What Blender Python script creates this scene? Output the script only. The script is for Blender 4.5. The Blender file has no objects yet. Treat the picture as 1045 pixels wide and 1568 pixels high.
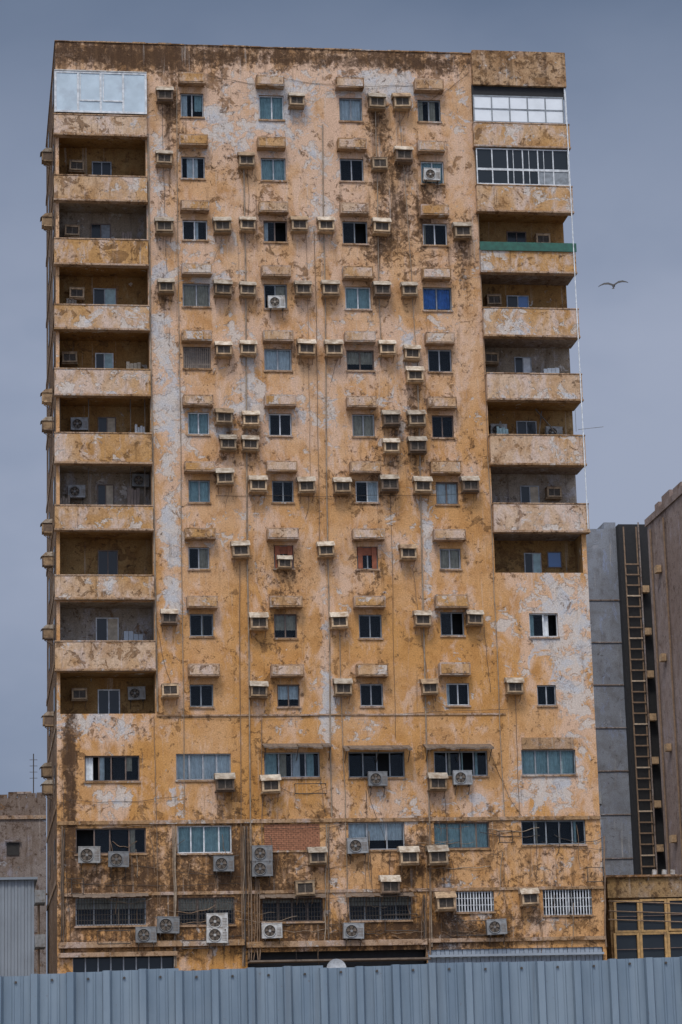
import bpy, math, random
import numpy as np
from mathutils import Vector, Matrix
random.seed(7)
sc = bpy.context.scene

# ---------------------------------------------------------------- camera solved from the facade's vanishing points
F = 4035.0; CX = 522.5; CY = 784.0
DX = Vector((28278, -173, -F)).normalized()
UP = Vector((-472, 16954, -F)); UP = (UP - UP.dot(DX) * DX).normalized()
DY = UP.cross(DX)
W = 25.0; EYE = 1.7
def ray(u, v):
    c = Vector((u - CX, CY - v, -F)); return c.dot(DX), c.dot(DY), c.dot(UP)
a = ray(85, 63); b = ray(861, 87)
D = W / (b[0] / b[1] - a[0] / a[1])
CAMX = -a[0] / a[1] * D
def P(u, v, Y=0.0):
    r = ray(u, v); t = (D + Y) / r[1]
    return CAMX + r[0] * t, EYE + r[2] * t
def R(u0, v0, u1, v1, Y=0.0):
    um = (u0 + u1) / 2; vm = (v0 + v1) / 2
    return P(u0, vm, Y)[0], P(u1, vm, Y)[0], P(um, v1, Y)[1], P(um, v0, Y)[1]
H = P(85, 63)[1]
cam = bpy.data.cameras.new("camera"); co = bpy.data.objects.new("camera", cam); sc.collection.objects.link(co)
cam.sensor_fit = 'VERTICAL'; cam.sensor_height = 24; cam.lens = 24 * F / 1568
cam.clip_end = 6000; cam.clip_start = 0.1
M = Matrix((DX, DY, UP)).to_4x4(); M.translation = Vector((CAMX, -D, EYE)); co.matrix_world = M
sc.camera = co

# ---------------------------------------------------------------- materials
MATS = {}
def newmat(name):
    m = bpy.data.materials.new(name); m.use_nodes = True; MATS[name] = m
    nt = m.node_tree; bs = nt.nodes["Principled BSDF"]; return m, nt, bs
class N:
    def __init__(s, nt): s.nt = nt
    def n(s, t, **k):
        x = s.nt.nodes.new(t)
        for a_, b_ in k.items(): setattr(x, a_, b_)
        return x
    def l(s, a_, b_): s.nt.links.new(a_, b_)
    def put(s, sock, v):
        if isinstance(v, bpy.types.NodeSocket): s.l(v, sock)
        elif isinstance(v, (tuple, list)): sock.default_value = tuple(v) + ((1,) if len(v) == 3 and sock.type == 'RGBA' else ())
        else: sock.default_value = v
    def coord(s, scale=(1, 1, 1), loc=(0, 0, 0)):
        tc = s.n('ShaderNodeTexCoord'); mp = s.n('ShaderNodeMapping')
        mp.inputs['Scale'].default_value = scale; mp.inputs['Location'].default_value = loc
        s.l(tc.outputs['Object'], mp.inputs['Vector']); return mp.outputs[0]
    def noise(s, vec, scale, detail=6, rough=.55, dist=0):
        x = s.n('ShaderNodeTexNoise'); s.l(vec, x.inputs['Vector'])
        x.inputs['Scale'].default_value = scale; x.inputs['Detail'].default_value = detail
        x.inputs['Roughness'].default_value = rough; x.inputs['Distortion'].default_value = dist
        return x.outputs[0]
    def math(s, op, a_, b_=0.0, c_=None, clamp=False):
        x = s.n('ShaderNodeMath', operation=op, use_clamp=clamp)
        s.put(x.inputs[0], a_); s.put(x.inputs[1], b_)
        if c_ is not None: s.put(x.inputs[2], c_)
        return x.outputs[0]
    def add(s, *vals):
        r = vals[0]
        for v in vals[1:]: r = s.math('ADD', r, v)
        return r
    def mul(s, a_, b_): return s.math('MULTIPLY', a_, b_)
    def step(s, v, lo, hi, o0=0., o1=1.):
        x = s.n('ShaderNodeMapRange', interpolation_type='SMOOTHSTEP'); s.put(x.inputs[0], v)
        x.inputs[1].default_value = lo; x.inputs[2].default_value = hi
        x.inputs[3].default_value = o0; x.inputs[4].default_value = o1
        return x.outputs[0]
    def mix(s, f, a_, b_, mode='MIX'):
        x = s.n('ShaderNodeMix', data_type='RGBA', blend_type=mode)
        s.put(x.inputs[0], f); s.put(x.inputs[6], a_); s.put(x.inputs[7], b_); return x.outputs[2]
    def bump(s, h, strength, dist, bs):
        x = s.n('ShaderNodeBump'); x.inputs['Strength'].default_value = strength; x.inputs['Distance'].default_value = dist
        s.put(x.inputs['Height'], h); s.l(x.outputs[0], bs.inputs['Normal'])

def plaster(name, c1, c2, pale=(.57, .525, .485), cold=(.46, .49, .54), brown=(.075, .041, .021), rust=(.24, .125, .05), po=0., bo=0., ro=0., height=False, seed=0.):
    m, nt, bs = newmat(name); g = N(nt)
    v = g.coord(loc=(seed, seed * .7, seed * 1.3)); at = g.n('ShaderNodeAttribute', attribute_name='wear')
    sp = g.n('ShaderNodeSeparateColor'); g.l(at.outputs['Color'], sp.inputs[0]); dirt, pl = sp.outputs[0], sp.outputs[1]
    low = g.noise(v, .19, 4, .6); f = g.step(low, .38, .62)
    lowc = g.mul(g.math('SUBTRACT', g.noise(g.coord(loc=(7 + seed, 2, 40)), .34, 4, .6), .5), .6)
    hf = 0.
    if height:
        sx = g.n('ShaderNodeSeparateXYZ'); g.l(g.coord(), sx.inputs[0]); hf = g.step(sx.outputs[2], 16, 52)
        f = g.math('ADD', g.mul(f, .5), g.mul(hf, .65), clamp=True)
    col = g.mix(f, c1, c2)
    w = g.noise(v, 1.1, 7, .66, .4)
    col = g.mix(g.step(w, .42, .68, 0, .55), col, (c1[0] * .66, c1[1] * .58, c1[2] * .5))
    n0 = g.noise(g.coord(scale=(1, 1, .5), loc=(9 + seed, 3, 1)), 1.2, 8, .7, .5)
    k0 = g.add(n0, g.mul(pl, .17), g.mul(lowc, .4), g.mul(hf, .06) if height else 0.)
    col = g.mix(g.step(k0, .51 - po, .67 - po, 0, .72), col, (c2[0] * 1.05, c2[1] * 1.16, c2[2] * 1.45))
    n1 = g.noise(v, 1.5, 9, .7, .5); k1 = g.add(n1, g.mul(pl, .14), lowc)
    m1 = g.step(k1, .635 - po, .665 - po)
    n1b = g.noise(g.coord(loc=(70 + seed, 3, 9)), .8, 9, .72, .8); k1b = g.add(n1b, g.mul(pl, .16), g.mul(lowc, .6))
    m1b = g.step(k1b, .66 - po, .685 - po)
    col = g.mix(g.mul(m1, .78), col, pale); col = g.mix(g.mul(m1b, .75), col, g.mix(g.step(w, .4, .6), cold, pale))
    n2 = g.noise(g.coord(loc=(31 + seed, 5, 17)), 1.7, 9, .7, .6); k2 = g.add(n2, g.mul(dirt, .12), g.mul(lowc, -.8))
    m2 = g.step(k2, .63 - ro, .655 - ro)
    col = g.mix(g.mul(m2, .7), col, g.mix(g.step(n1b, .42, .58), rust, (rust[0] * .55, rust[1] * .55, rust[2] * .6)))
    n3 = g.noise(g.coord(scale=(3.4, 3.4, .3), loc=(5 + seed, 1, 2)), 1.0, 8, .66, .3); k3 = g.add(n3, g.mul(dirt, .15))
    col = g.mix(g.step(k3, .57 - bo, .79 - bo, 0, .68), col, brown)
    n4 = g.noise(g.coord(loc=(3 + seed, 8, 4)), 3.8, 8, .74, .3); k4 = g.add(n4, g.mul(dirt, .13), g.mul(lowc, -.25))
    col = g.mix(g.step(k4, .57 - bo, .69 - bo, 0, .80), col, (brown[0] * .9, brown[1] * .9, brown[2]))
    n5 = g.noise(g.coord(scale=(5, 5, .2), loc=(50 + seed, 1, 2)), 1.0, 6, .6, .1)
    col = g.mix(g.step(n5, .60, .70, 0, .35), col, (.60, .55, .50))
    fine = g.noise(v, 16, 5, .75)
    col = g.mix(1.0, col, g.mix(g.step(fine, .3, .7), (.70, .68, .66), (1.17, 1.16, 1.16)), 'MULTIPLY')
    g.put(bs.inputs['Base Color'], col); bs.inputs['Roughness'].default_value = .92
    bs.inputs['Specular IOR Level'].default_value = .2
    h = g.math('SUBTRACT', g.mul(fine, .6), g.add(m1, m2)); g.bump(h, .7, .03, bs)
    return m
OC = (.545, .28, .088); CR = (.61, .395, .24)
plaster('facade_plaster', OC, CR, height=True)
plaster('band_plaster', (.48, .275, .11), (.56, .41, .29), po=.05, bo=.02, ro=.045, seed=13)
plaster('top_band', (.31, .17, .075), (.47, .31, .18), bo=.085, ro=.09, po=.02, seed=4)
plaster('hood_plaster', (.35, .215, .11), (.44, .31, .215), pale=(.49, .44, .40), po=.02, bo=.045, ro=.05, seed=25)
plaster('recess_ochre', (.29, .155, .052), (.33, .21, .09), po=-.02, bo=.025, ro=.04, seed=41)  # balcony inner walls: ochre darkened so the colour carries recess shade
plaster('recess_white', (.29, .235, .175), (.38, .34, .30), po=.0, bo=.03, ro=.03, seed=61)  # white bays, likewise toned down to carry recess shade
plaster('side_plaster', (.25, .15, .08), (.31, .215, .14), bo=.07, ro=.04, seed=77)  # darker than the front wall: flank shade put into the base colours
plaster('grey_tower', (.19, .205, .235), (.24, .26, .295), pale=(.29, .30, .33), cold=(.28, .3, .34), brown=(.11, .10, .11), rust=(.15, .14, .14), bo=.0, ro=-.02, po=-.03, seed=90)
plaster('tan_tower', (.24, .18, .155), (.30, .24, .22), pale=(.34, .295, .28), cold=(.31, .29, .31), brown=(.09, .065, .055), rust=(.18, .11, .075), po=-.04, bo=.03, ro=.0, seed=95)
plaster('old_concrete', (.22, .17, .14), (.30, .26, .24), pale=(.38, .38, .40), bo=.05, seed=99)
plaster('ochre_low', (.34, .21, .085), (.33, .23, .14), bo=.08, ro=.04, seed=120)

def simple(name, col, rough=.6, metal=0., var=.25, scale=5., dirt=None, dscale=3., dlo=.52, dhi=.7, bump=0.):
    m, nt, bs = newmat(name); g = N(nt); v = g.coord()
    n = g.noise(v, scale, 6, .6)
    c = g.mix(g.step(n, .3, .7), tuple(x * (1 - var) for x in col), tuple(min(1, x * (1 + var)) for x in col))
    if dirt:
        oi = g.n('ShaderNodeObjectInfo'); nn = g.n('ShaderNodeTexNoise', noise_dimensions='4D'); g.l(v, nn.inputs['Vector'])
        g.l(g.math('MULTIPLY', oi.outputs['Random'], 20.), nn.inputs['W']); nn.inputs['Scale'].default_value = dscale
        nn.inputs['Detail'].default_value = 6; nn.inputs['Roughness'].default_value = .65
        c = g.mix(g.step(nn.outputs[0], dlo, dhi, 0, .85), c, dirt)
        tone = g.step(oi.outputs['Random'], 0, 1, .62, 1.12); cc = g.n('ShaderNodeCombineColor')
        for i_ in range(3): g.l(tone, cc.inputs[i_])
        c = g.mix(1., c, cc.outputs[0], 'MULTIPLY')
    g.put(bs.inputs['Base Color'], c); bs.inputs['Roughness'].default_value = rough; bs.inputs['Metallic'].default_value = metal
    if bump: g.bump(n, bump, .02, bs)
    return m
simple('ac_cap', (.49, .42, .335), .8, dirt=(.21, .13, .07), dlo=.42, dhi=.66)
simple('ac_cap_tan', (.40, .275, .165), .8, dirt=(.14, .08, .045), dlo=.42, dhi=.65)
simple('ac_body', (.36, .24, .135), .8, dirt=(.13, .075, .04), dlo=.46)
simple('ac_body_dark', (.18, .12, .08), .8, dirt=(.07, .045, .03))
simple('ac_frame', (.47, .33, .20), .75, dirt=(.17, .095, .05), dlo=.46)
simple('slats', (.16, .125, .095), .6)
simple('dark', (.013, .013, .015), .8)
simple('recess_dark', (.03, .027, .025), .8)
simple('white_metal', (.44, .435, .42), .6, dirt=(.22, .17, .12), dlo=.46, dhi=.70)
simple('grey_metal', (.25, .255, .26), .6, dirt=(.14, .105, .08))
simple('frame_alu', (.29, .30, .315), .45, .2)
simple('frame_brown', (.13, .09, .07), .5)
simple('frame_white', (.54, .56, .58), .5)
simple('frame_grey', (.20, .22, .24), .5)
simple('curtain_white', (.66, .69, .71), .9, var=.15)
simple('curtain_teal', (.36, .49, .50), .9, var=.18)
simple('curtain_beige', (.45, .38, .29), .9, var=.2)
simple('curtain_blue', (.06, .20, .55), .7)
simple('shutter', (.20, .16, .13), .7)
simple('redwood', (.24, .07, .03), .7)
simple('brick', (.30, .13, .07), .9, scale=9, bump=.4)
simple('pipe_pale', (.44, .34, .245), .7, dirt=(.20, .12, .07), dscale=1.2)
simple('pipe_brown', (.20, .13, .08), .7)
simple('pipe_white', (.60, .63, .66), .5)
simple('cable', (.06, .048, .04), .7)
simple('rusty_awning', (.13, .095, .07), .8, dirt=(.06, .04, .03))
simple('green_trim', (.012, .085, .06), .6)
simple('milky_pane', (.42, .50, .56), .2, var=.10, scale=1.2, dirt=(.34, .39, .44), dscale=1.)
simple('bright_pane', (.68, .71, .74), .25, var=.08, scale=1.)
simple('bird_feather', (.03, .027, .027), .8)
simple('yellow_frame', (.40, .24, .09), .6, dirt=(.2, .12, .06))
simple('grey_clad', (.25, .285, .33), .6, var=.12, scale=.5)
m, nt, bs = newmat('glass'); g = N(nt)
tr = g.n('ShaderNodeBsdfTransparent'); tr.inputs[0].default_value = (.74, .80, .82, 1)
gl = g.n('ShaderNodeBsdfGlossy'); gl.inputs['Roughness'].default_value = .05; gl.inputs[0].default_value = (.75, .84, .93, 1)
fr = g.n('ShaderNodeFresnel'); fr.inputs[0].default_value = 1.3
ms = g.n('ShaderNodeMixShader'); g.l(fr.outputs[0], ms.inputs[0]); g.l(tr.outputs[0], ms.inputs[1]); g.l(gl.outputs[0], ms.inputs[2])
g.l(ms.outputs[0], nt.nodes['Material Output'].inputs[0])
m, nt, bs = newmat('dark_pane'); bs.inputs['Base Color'].default_value = (.02, .025, .03, 1); bs.inputs['Roughness'].default_value = .14; bs.inputs['Specular IOR Level'].default_value = .3
m, nt, bs = newmat('blue_pane'); bs.inputs['Base Color'].default_value = (.06, .16, .38, 1); bs.inputs['Roughness'].default_value = .15
m, nt, bs = newmat('fence_paint'); g = N(nt); v = g.coord()
n = g.noise(g.coord(scale=(3, 3, .35)), 2., 8, .6); n2 = g.noise(v, 1.1, 5, .6)
c = g.mix(g.step(n, .35, .68), (.15, .205, .265), (.215, .275, .335)); c = g.mix(g.step(n2, .5, .75, 0, .35), c, (.28, .32, .36))
n3 = g.noise(v, 22, 8, .7); c = g.mix(g.step(n3, .63, .72, 0, .65), c, (.14, .11, .095))
n4 = g.noise(g.coord(scale=(14, 14, .6)), 1., 6, .6); c = g.mix(g.step(n4, .54, .72, 0, .4), c, (.11, .125, .14))
g.put(bs.inputs['Base Color'], c); bs.inputs['Roughness'].default_value = .5; bs.inputs['Metallic'].default_value = .2
g.bump(g.noise(v, 2.3, 3), .25, .02, bs)
m, nt, bs = newmat('ground_mat'); g = N(nt); v = g.coord()
c = g.mix(g.step(g.noise(v, .3, 8, .6), .35, .65), (.10, .085, .07), (.19, .165, .13)); g.put(bs.inputs['Base Color'], c); bs.inputs['Roughness'].default_value = .95
g.bump(g.noise(v, 6, 8), .5, .03, bs)

# ---------------------------------------------------------------- mesh builder
class MB:
    def __init__(s): s.V = []; s.F = []; s.I = []; s.names = []
    def mi(s, n):
        if n not in s.names: s.names.append(n)
        return s.names.index(n)
    def poly(s, pts, mat):
        k = len(s.V); s.V += [tuple(p) for p in pts]; s.F.append(tuple(range(k, k + len(pts)))); s.I.append(s.mi(mat))
    def box(s, x0, x1, y0, y1, z0, z1, mat):
        k = len(s.V)
        s.V += [(x0, y0, z0), (x1, y0, z0), (x1, y1, z0), (x0, y1, z0), (x0, y0, z1), (x1, y0, z1), (x1, y1, z1), (x0, y1, z1)]
        for f in ((0, 3, 2, 1), (4, 5, 6, 7), (0, 1, 5, 4), (1, 2, 6, 5), (2, 3, 7, 6), (3, 0, 4, 7)):
            s.F.append(tuple(k + i for i in f)); s.I.append(s.mi(mat))
    def prism(s, prof, x0, x1, mat):
        k = len(s.V); n = len(prof)
        s.V += [(x0, y, z) for y, z in prof] + [(x1, y, z) for y, z in prof]
        s.F.append(tuple(k + i for i in range(n))[::-1]); s.F.append(tuple(k + n + i for i in range(n)))
        s.I += [s.mi(mat)] * 2
        for i in range(n):
            j = (i + 1) % n; s.F.append((k + i, k + j, k + n + j, k + n + i)); s.I.append(s.mi(mat))
    def tube(s, pts, r, mat, sides=6):
        pts = [Vector(p) for p in pts]; k = len(s.V); n = len(pts)
        for i, p in enumerate(pts):
            d = (pts[min(i + 1, n - 1)] - pts[max(i - 1, 0)]).normalized()
            u = d.cross(Vector((0, 1, 0)) if abs(d.y) < .9 else Vector((1, 0, 0))).normalized(); w = d.cross(u)
            for q in range(sides):
                a_ = 2 * math.pi * q / sides; s.V.append(tuple(p + r * (math.cos(a_) * u + math.sin(a_) * w)))
        for i in range(n - 1):
            for q in range(sides):
                q2 = (q + 1) % sides
                s.F.append((k + i * sides + q, k + i * sides + q2, k + (i + 1) * sides + q2, k + (i + 1) * sides + q)); s.I.append(s.mi(mat))
        s.F.append(tuple(k + q for q in range(sides))); s.F.append(tuple(k + (n - 1) * sides + q for q in range(sides))); s.I += [s.mi(mat)] * 2
    def mesh(s, name):
        me = bpy.data.meshes.new(name); me.from_pydata(s.V, [], s.F)
        for n_ in s.names: me.materials.append(MATS[n_])
        me.polygons.foreach_set('material_index', s.I); me.update(); return me
    def obj(s, name, parent=None, bevel=0):
        o = bpy.data.objects.new(name, s.mesh(name)); sc.collection.objects.link(o)
        if parent: o.parent = parent
        if bevel:
            b_ = o.modifiers.new('bevel', 'BEVEL'); b_.width = bevel; b_.segments = 2
        return o
def empty(name):
    o = bpy.data.objects.new(name, None); sc.collection.objects.link(o); return o
bld = empty('apartment_building')

# ---------------------------------------------------------------- survey of the facade
WB = {'B': [(277,143,312,179),(278,240,314,273),(280,337,318,367),(280,434,322,469),(281,531,323,564),(288,631,321,665),(289,735,322,769),(289,838,321,871),(291,940,327,974),(291,1048,327,1082)],
 'C': [(397,146,435,183),(400,242,438,276),(404,338,440,370),(405,435,440,472),(405,534,447,567),(412,633,447,667),(417,736,450,769),(420,835,450,870),(420,940,455,977),(425,1048,459,1082)],
 'D': [(520,150,555,185),(521,243,557,277),(525,339,563,373),(529,439,568,473),(531,536,573,567),(540,634,574,668),(545,736,580,769),(547,837,579,871),(550,941,585,977),(552,1047,587,1081)],
 'E': [(640,153,675,186),(645,247,680,281),(648,342,685,375),(648,440,692,475),(656,535,692,569),(662,636,695,670),(668,738,702,772),(674,840,706,871),(675,937,711,973),(684,1046,719,1080)]}
STY = {'B': ['tw','wd','d','bei','shut','teal','teal','dk','d','d'],
 'C': ['white','teal','mix','dk','white','d','dk','red','pt','pt'],
 'D': ['white','dk','op','teal','pt','bei','mix','red','dk','dk'],
 'E': ['mix','teal','d','blue','d','dk','white','bei','op','d']}
HO = {'B': [(274,110,314,127),(275,205,319,222),(277,306,321,322),(279,403,325,420),(279,505,325,522),(281,604,327,621),(283,706,330,722),(284,808,331,825),(287,912,334,931),(289,1016,337,1036)],
 'C': [(393,115,436,131),(395,209,438,226),(397,308,442,325),(401,406,446,423),(404,505,450,522),(406,604,454,622),(409,705,456,722),(410,808,458,826),(414,912,464,930),(416,1017,466,1036)],
 'D': [(515,118,558,134),(518,211,562,228),(522,310,565,327),(526,407,572,426),(529,507,576,524),(532,606,577,624),(537,706,584,724),(541,809,590,826),(543,912,591,930),(547,1016,595,1036)],
 'E': [(636,120,680,138),(641,215,682,232),(645,313,688,330),(648,410,691,427),(653,508,697,526),(656,607,700,625),(661,705,707,725),(665,810,714,827),(668,910,718,931),(674,1014,721,1034)]}
AC = [(253,141),(455,150),(578,152),(616,152),(252,239),(378,241),(582,246,'n'),(619,234),(252,343),(341,342),(380,340),(459,340),(500,341),(585,343),(709,350),
 (255,435),(342,438),(380,440),(465,439),(507,439),(586,440),(628,440),(343,532),(381,530),(470,530),(512,530),(594,530),(632,537),(636,571),
 (344,635),(385,639),(350,675),(384,676),(600,638),(639,638),(600,680),(640,679),(345,727),(396,739),(470,740),(525,741),(597,738),(648,740),(721,739),
 (369,839),(500,839),(626,843),(260,942),(397,949),(520,948),(648,945),(728,944),(261,1053,'n'),(397,1054),(526,1050),(659,1049),(789,1048),
 (345,1196),(415,1199),(671,1195),(487,1309),(627,1309),(671,1308),(467,1355,'n'),(598,1353),(683,1379),(812,1372)]
COND = [(424,463,0),(662,267,0),(579,1193,1),(709,1191,1),(137,1309,0),(182,1316,1),(343,1323,1),(402,1307,1),(402,1330,1),(548,1295,1),(224,1432,1),(258,1417,1),(417,1425,0),(542,1426,1),(761,1420,1),(333,1411,0),(333,1432,0)]

wins = []
for c_ in 'BCDE':
    for r_, s_ in zip(WB[c_], STY[c_]): wins.append((R(*r_), 2, s_))
wins += [(R(811,939,855,975), 2, 'd'), (R(823,1049,852,1080), 2, 'd')]
wins += [(R(130,1157,214,1196), 4, 'mix'), (R(270,1154,354,1194), 4, 'white'), (R(405,1152,490,1190), 4, 'mix'), (R(534,1151,620,1190), 4, 'd'), (R(665,1150,747,1188), 4, 'd'), (R(799,1148,882,1186), 4, 'teal')]
wins += [(R(116,1268,224,1307), 4, 'd'), (R(272,1264,355,1306), 4, 'teal'), (R(405,1262,490,1302), 1, 'brick'), (R(534,1259,620,1301), 3, 'pt'), (R(665,1259,750,1299), 4, 'white'), (R(799,1256,897,1293), 5, 'd')]
wins += [(R(116,1375,224,1417), 4, 'bars'), (R(273,1374,360,1416), 3, 'bars'), (R(402,1375,495,1411), 4, 'bars'), (R(535,1373,630,1409), 4, 'bars'), (R(699,1365,757,1396), 2, 'wbars'), (R(832,1362,907,1401), 2, 'wbars')]

LB = [(210,270,308),(310,367,406),(409,468,505),(508,566,606),(609,664,710),(713,775,812),(815,882,918),(922,983,1027)]
RB = [(325,380,418),(420,473,516),(519,573,613),(616,667,712),(714,772,815)]
def lx(v): return 223 + (v - 210) * (15 / 820.)
def rx(v): return 722 + (v - 130) * (35 / 690.)
holes = [w[0] for w in wins]
bal = []
for i, (t, m_, b_) in enumerate(LB):
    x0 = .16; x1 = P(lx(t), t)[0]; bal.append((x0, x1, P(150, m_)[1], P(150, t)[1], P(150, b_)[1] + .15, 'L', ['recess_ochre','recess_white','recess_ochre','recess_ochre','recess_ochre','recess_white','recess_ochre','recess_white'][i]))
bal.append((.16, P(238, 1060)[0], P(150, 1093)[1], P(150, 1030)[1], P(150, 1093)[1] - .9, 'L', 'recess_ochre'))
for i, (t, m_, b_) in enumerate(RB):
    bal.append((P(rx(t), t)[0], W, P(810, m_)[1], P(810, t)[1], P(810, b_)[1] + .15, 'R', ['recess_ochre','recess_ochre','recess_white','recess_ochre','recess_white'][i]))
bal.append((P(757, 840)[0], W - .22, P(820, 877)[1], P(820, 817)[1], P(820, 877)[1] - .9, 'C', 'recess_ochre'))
glz = [(.05, P(225, 145)[0], P(150, 176)[1], P(150, 112)[1]), (P(723, 165)[0], W, P(790, 190)[1], P(790, 135)[1]), (P(729, 255)[0], W, P(790, 284)[1], P(790, 227)[1])]
for q in bal: holes.append((q[0], q[1], q[2], q[3]))
for q in glz: holes.append(q)

# ---------------------------------------------------------------- facade with wear attribute
BL = [(430,180,50,45,0,1.),(500,125,80,22,0,.9),(600,130,50,25,0,.7),(335,170,26,50,0,1.),(490,300,28,60,0,.8),(380,570,14,50,0,1.2),(250,550,14,60,0,.9),(262,740,13,110,0,1.),(262,880,12,60,0,.9),
 (850,930,50,45,0,1.15),(885,1050,32,80,0,1.),(150,1115,70,18,0,1.35),(500,1020,6,90,0,1.4),(655,850,7,70,0,1.3),(560,1235,60,30,0,.6),(200,1225,80,20,0,.6),(480,640,25,60,0,.4),(440,1085,50,30,0,.6),(840,1210,60,40,0,.6),
 (700,1240,70,30,0,.6),(690,1420,20,60,0,.6),(520,1290,12,70,0,.7),(330,420,22,60,0,.6),(470,420,20,50,0,.4),(240,300,10,90,0,.6),(700,200,20,60,0,.5),(560,560,40,30,0,.3),
 (604,310,20,80,1.,0),(650,320,14,60,.9,0),(265,180,13,60,1.,0),(248,440,13,50,.7,0),(375,650,24,50,.6,0),(620,645,30,50,.6,0),(432,885,28,30,.7,0),(565,885,30,35,.4,0),(108,1180,8,110,1.6,0),
 (400,1330,50,50,.8,0),(200,1350,110,50,.55,0),(640,1330,40,50,.6,0),(500,1430,160,22,1.,0),(700,1440,80,30,.7,0),(715,400,16,60,.9,0),(712,700,20,60,.3,0),(170,88,110,18,1.4,0),(470,92,170,9,1.0,0),(650,100,60,14,.8,0),
 (570,730,35,50,.4,0),(860,1350,60,40,.6,0),(580,190,13,40,.8,0),(570,400,12,50,.6,0),(150,1400,70,50,.6,0),(315,1350,60,60,.5,0),(700,500,12,80,.4,0),(350,200,10,60,.4,0)]
def wear(X, Z):
    d = np.zeros_like(X); p = np.zeros_like(X)
    for u, v, su, sv, dd, pp in BL:
        cx, cz = P(u, v); gss = np.exp(-((X - cx) / (su * .031)) ** 2 / 2 - ((Z - cz) / (sv * .031)) ** 2 / 2)
        d += dd * gss; p += pp * gss
    rs = np.random.RandomState(4)
    for q in AC:
        cx, cz = P(q[0], q[1]); dz = Z - (cz - .8); am = rs.uniform(.0, .5); ln = rs.uniform(.3, 1.1); cx += rs.uniform(-.15, .15)
        gss = np.exp(-((X - cx) / .30) ** 2 / 2) * np.exp(-np.abs(dz) / np.where(dz < 0, ln, .4)); d += am * gss
        dz = Z - (cz + .5); p += .3 * np.exp(-((X - cx) / .5) ** 2 / 2 - (dz / .5) ** 2 / 2)
    for c_ in 'BCDE':
        for h_ in HO[c_]:
            cx, cz = P((h_[0] + h_[2]) / 2, h_[3]); dz = Z - (cz - .2)
            for e in (-.72, .72): d += rs.uniform(.0, .5) * np.exp(-((X - cx - e) / .13) ** 2 / 2) * np.exp(-np.abs(dz) / np.where(dz < 0, .9, .3))
            dz = Z - (cz + .55); d += .35 * np.exp(-((X - cx) / .6) ** 2 / 2 - (dz / .18) ** 2 / 2)
    for q in wins:
        x0, x1, z0, z1 = q[0]; dz = Z - (z0 - .15)
        for e in (x0 + .05, x1 - .05): d += rs.uniform(.1, .5) * np.exp(-((X - e) / .12) ** 2 / 2) * np.exp(-np.abs(dz) / np.where(dz < 0, .8, .15))
    d += .8 * np.exp(-np.abs(Z - H) / .45) + .3 * np.exp(-np.abs(Z - P(500, 1256)[1] + .5) / .5)
    d += .22 / (1 + np.exp((Z - P(500, 1290)[1]) / .9))
    return np.clip(d, 0, 1.8), np.clip(p, 0, 1.5)
def grid_wall(name, axis, const, a0, a1, z0, z1, hls, mat, step=.24, parent=bld):
    xs = set(np.round(np.linspace(a0, a1, int((a1 - a0) / step) + 1), 3)); zs = set(np.round(np.linspace(z0, z1, int((z1 - z0) / step) + 1), 3))
    for h_ in hls:
        xs |= {round(max(a0, h_[0]), 3), round(min(a1, h_[1]), 3)}; zs |= {round(h_[2], 3), round(h_[3], 3)}
    xs = np.array(sorted(xs)); zs = np.array(sorted(zs)); nx, nz = len(xs), len(zs)
    XX, ZZ = np.meshgrid(xs, zs, indexing='ij'); X = XX.ravel(); Z = ZZ.ravel()
    cxm = (xs[:-1] + xs[1:]) / 2; czm = (zs[:-1] + zs[1:]) / 2; keep = np.ones((nx - 1, nz - 1), bool)
    for h_ in hls:
        keep &= ~(((cxm > h_[0] - 1e-3) & (cxm < h_[1] + 1e-3))[:, None] & ((czm > h_[2] - 1e-3) & (czm < h_[3] + 1e-3))[None, :])
    i, j = np.nonzero(keep); k = i * nz + j
    faces = np.stack([k, k + nz, k + nz + 1, k + 1], 1).tolist()
    C = np.full_like(X, const); V = np.stack([X, C, Z] if axis == 'y' else [C, X, Z], 1).tolist()
    me = bpy.data.meshes.new(name); me.from_pydata(V, [], faces); me.materials.append(MATS[mat])
    at = me.attributes.new('wear', 'FLOAT_COLOR', 'POINT')
    if axis == 'y': d, p = wear(X, Z)
    else: d = .5 + .5 * np.exp(-np.abs(Z - H) / 1.5); p = X * 0  # constant part deepens the painted flank shade; the rest is dirt near the top
    at.data.foreach_set('color', np.stack([d, p, d * 0, d * 0 + 1], 1).astype(np.float32).ravel())
    me.update(); o = bpy.data.objects.new(name, me); sc.collection.objects.link(o); o.parent = parent; return o
DEP = 14.
ZG = P(500, 1456)[1]
holes2 = list(holes)
shop = [R(380, 1456, 655, 1560), R(657, 1452, 926, 1560), R(112, 1464, 268, 1560)]
holes2 += shop
grid_wall('front_wall', 'y', 0., 0., W, 0., H, holes2, 'facade_plaster')
grid_wall('left_wall', 'x', 0., 0., DEP, 0., H, [], 'side_plaster', .6)
grid_wall('right_wall', 'x', W, 0., DEP, 0., H, [(0., 1.5, q[2], q[3]) for q in bal if q[5] == 'R'] + [(0., 1.5, q[2], q[3]) for q in glz[1:]], 'side_plaster', .6)
mb = MB()
mb.poly([(0, DEP, 0), (W, DEP, 0), (W, DEP, H), (0, DEP, H)], 'side_plaster')
mb.box(.02, W - .02, .25, DEP - .02, H - 1.3, H - 1.0, 'old_concrete')
for i in range(40):
    xa = -.04 + (W + .04) * i / 40; xb = -.04 + (W + .04) * (i + 1) / 40; mb.box(xa, xb - .003, -.05 + random.uniform(-.01, .01), .25, H, H + .05 + random.uniform(-.025, .03), 'top_band')
mb.box(-.04, .2, .25, DEP, H, H + .06, 'top_band'); mb.box(W - .2, W + .04, .25, DEP, H, H + .06, 'top_band')
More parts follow.
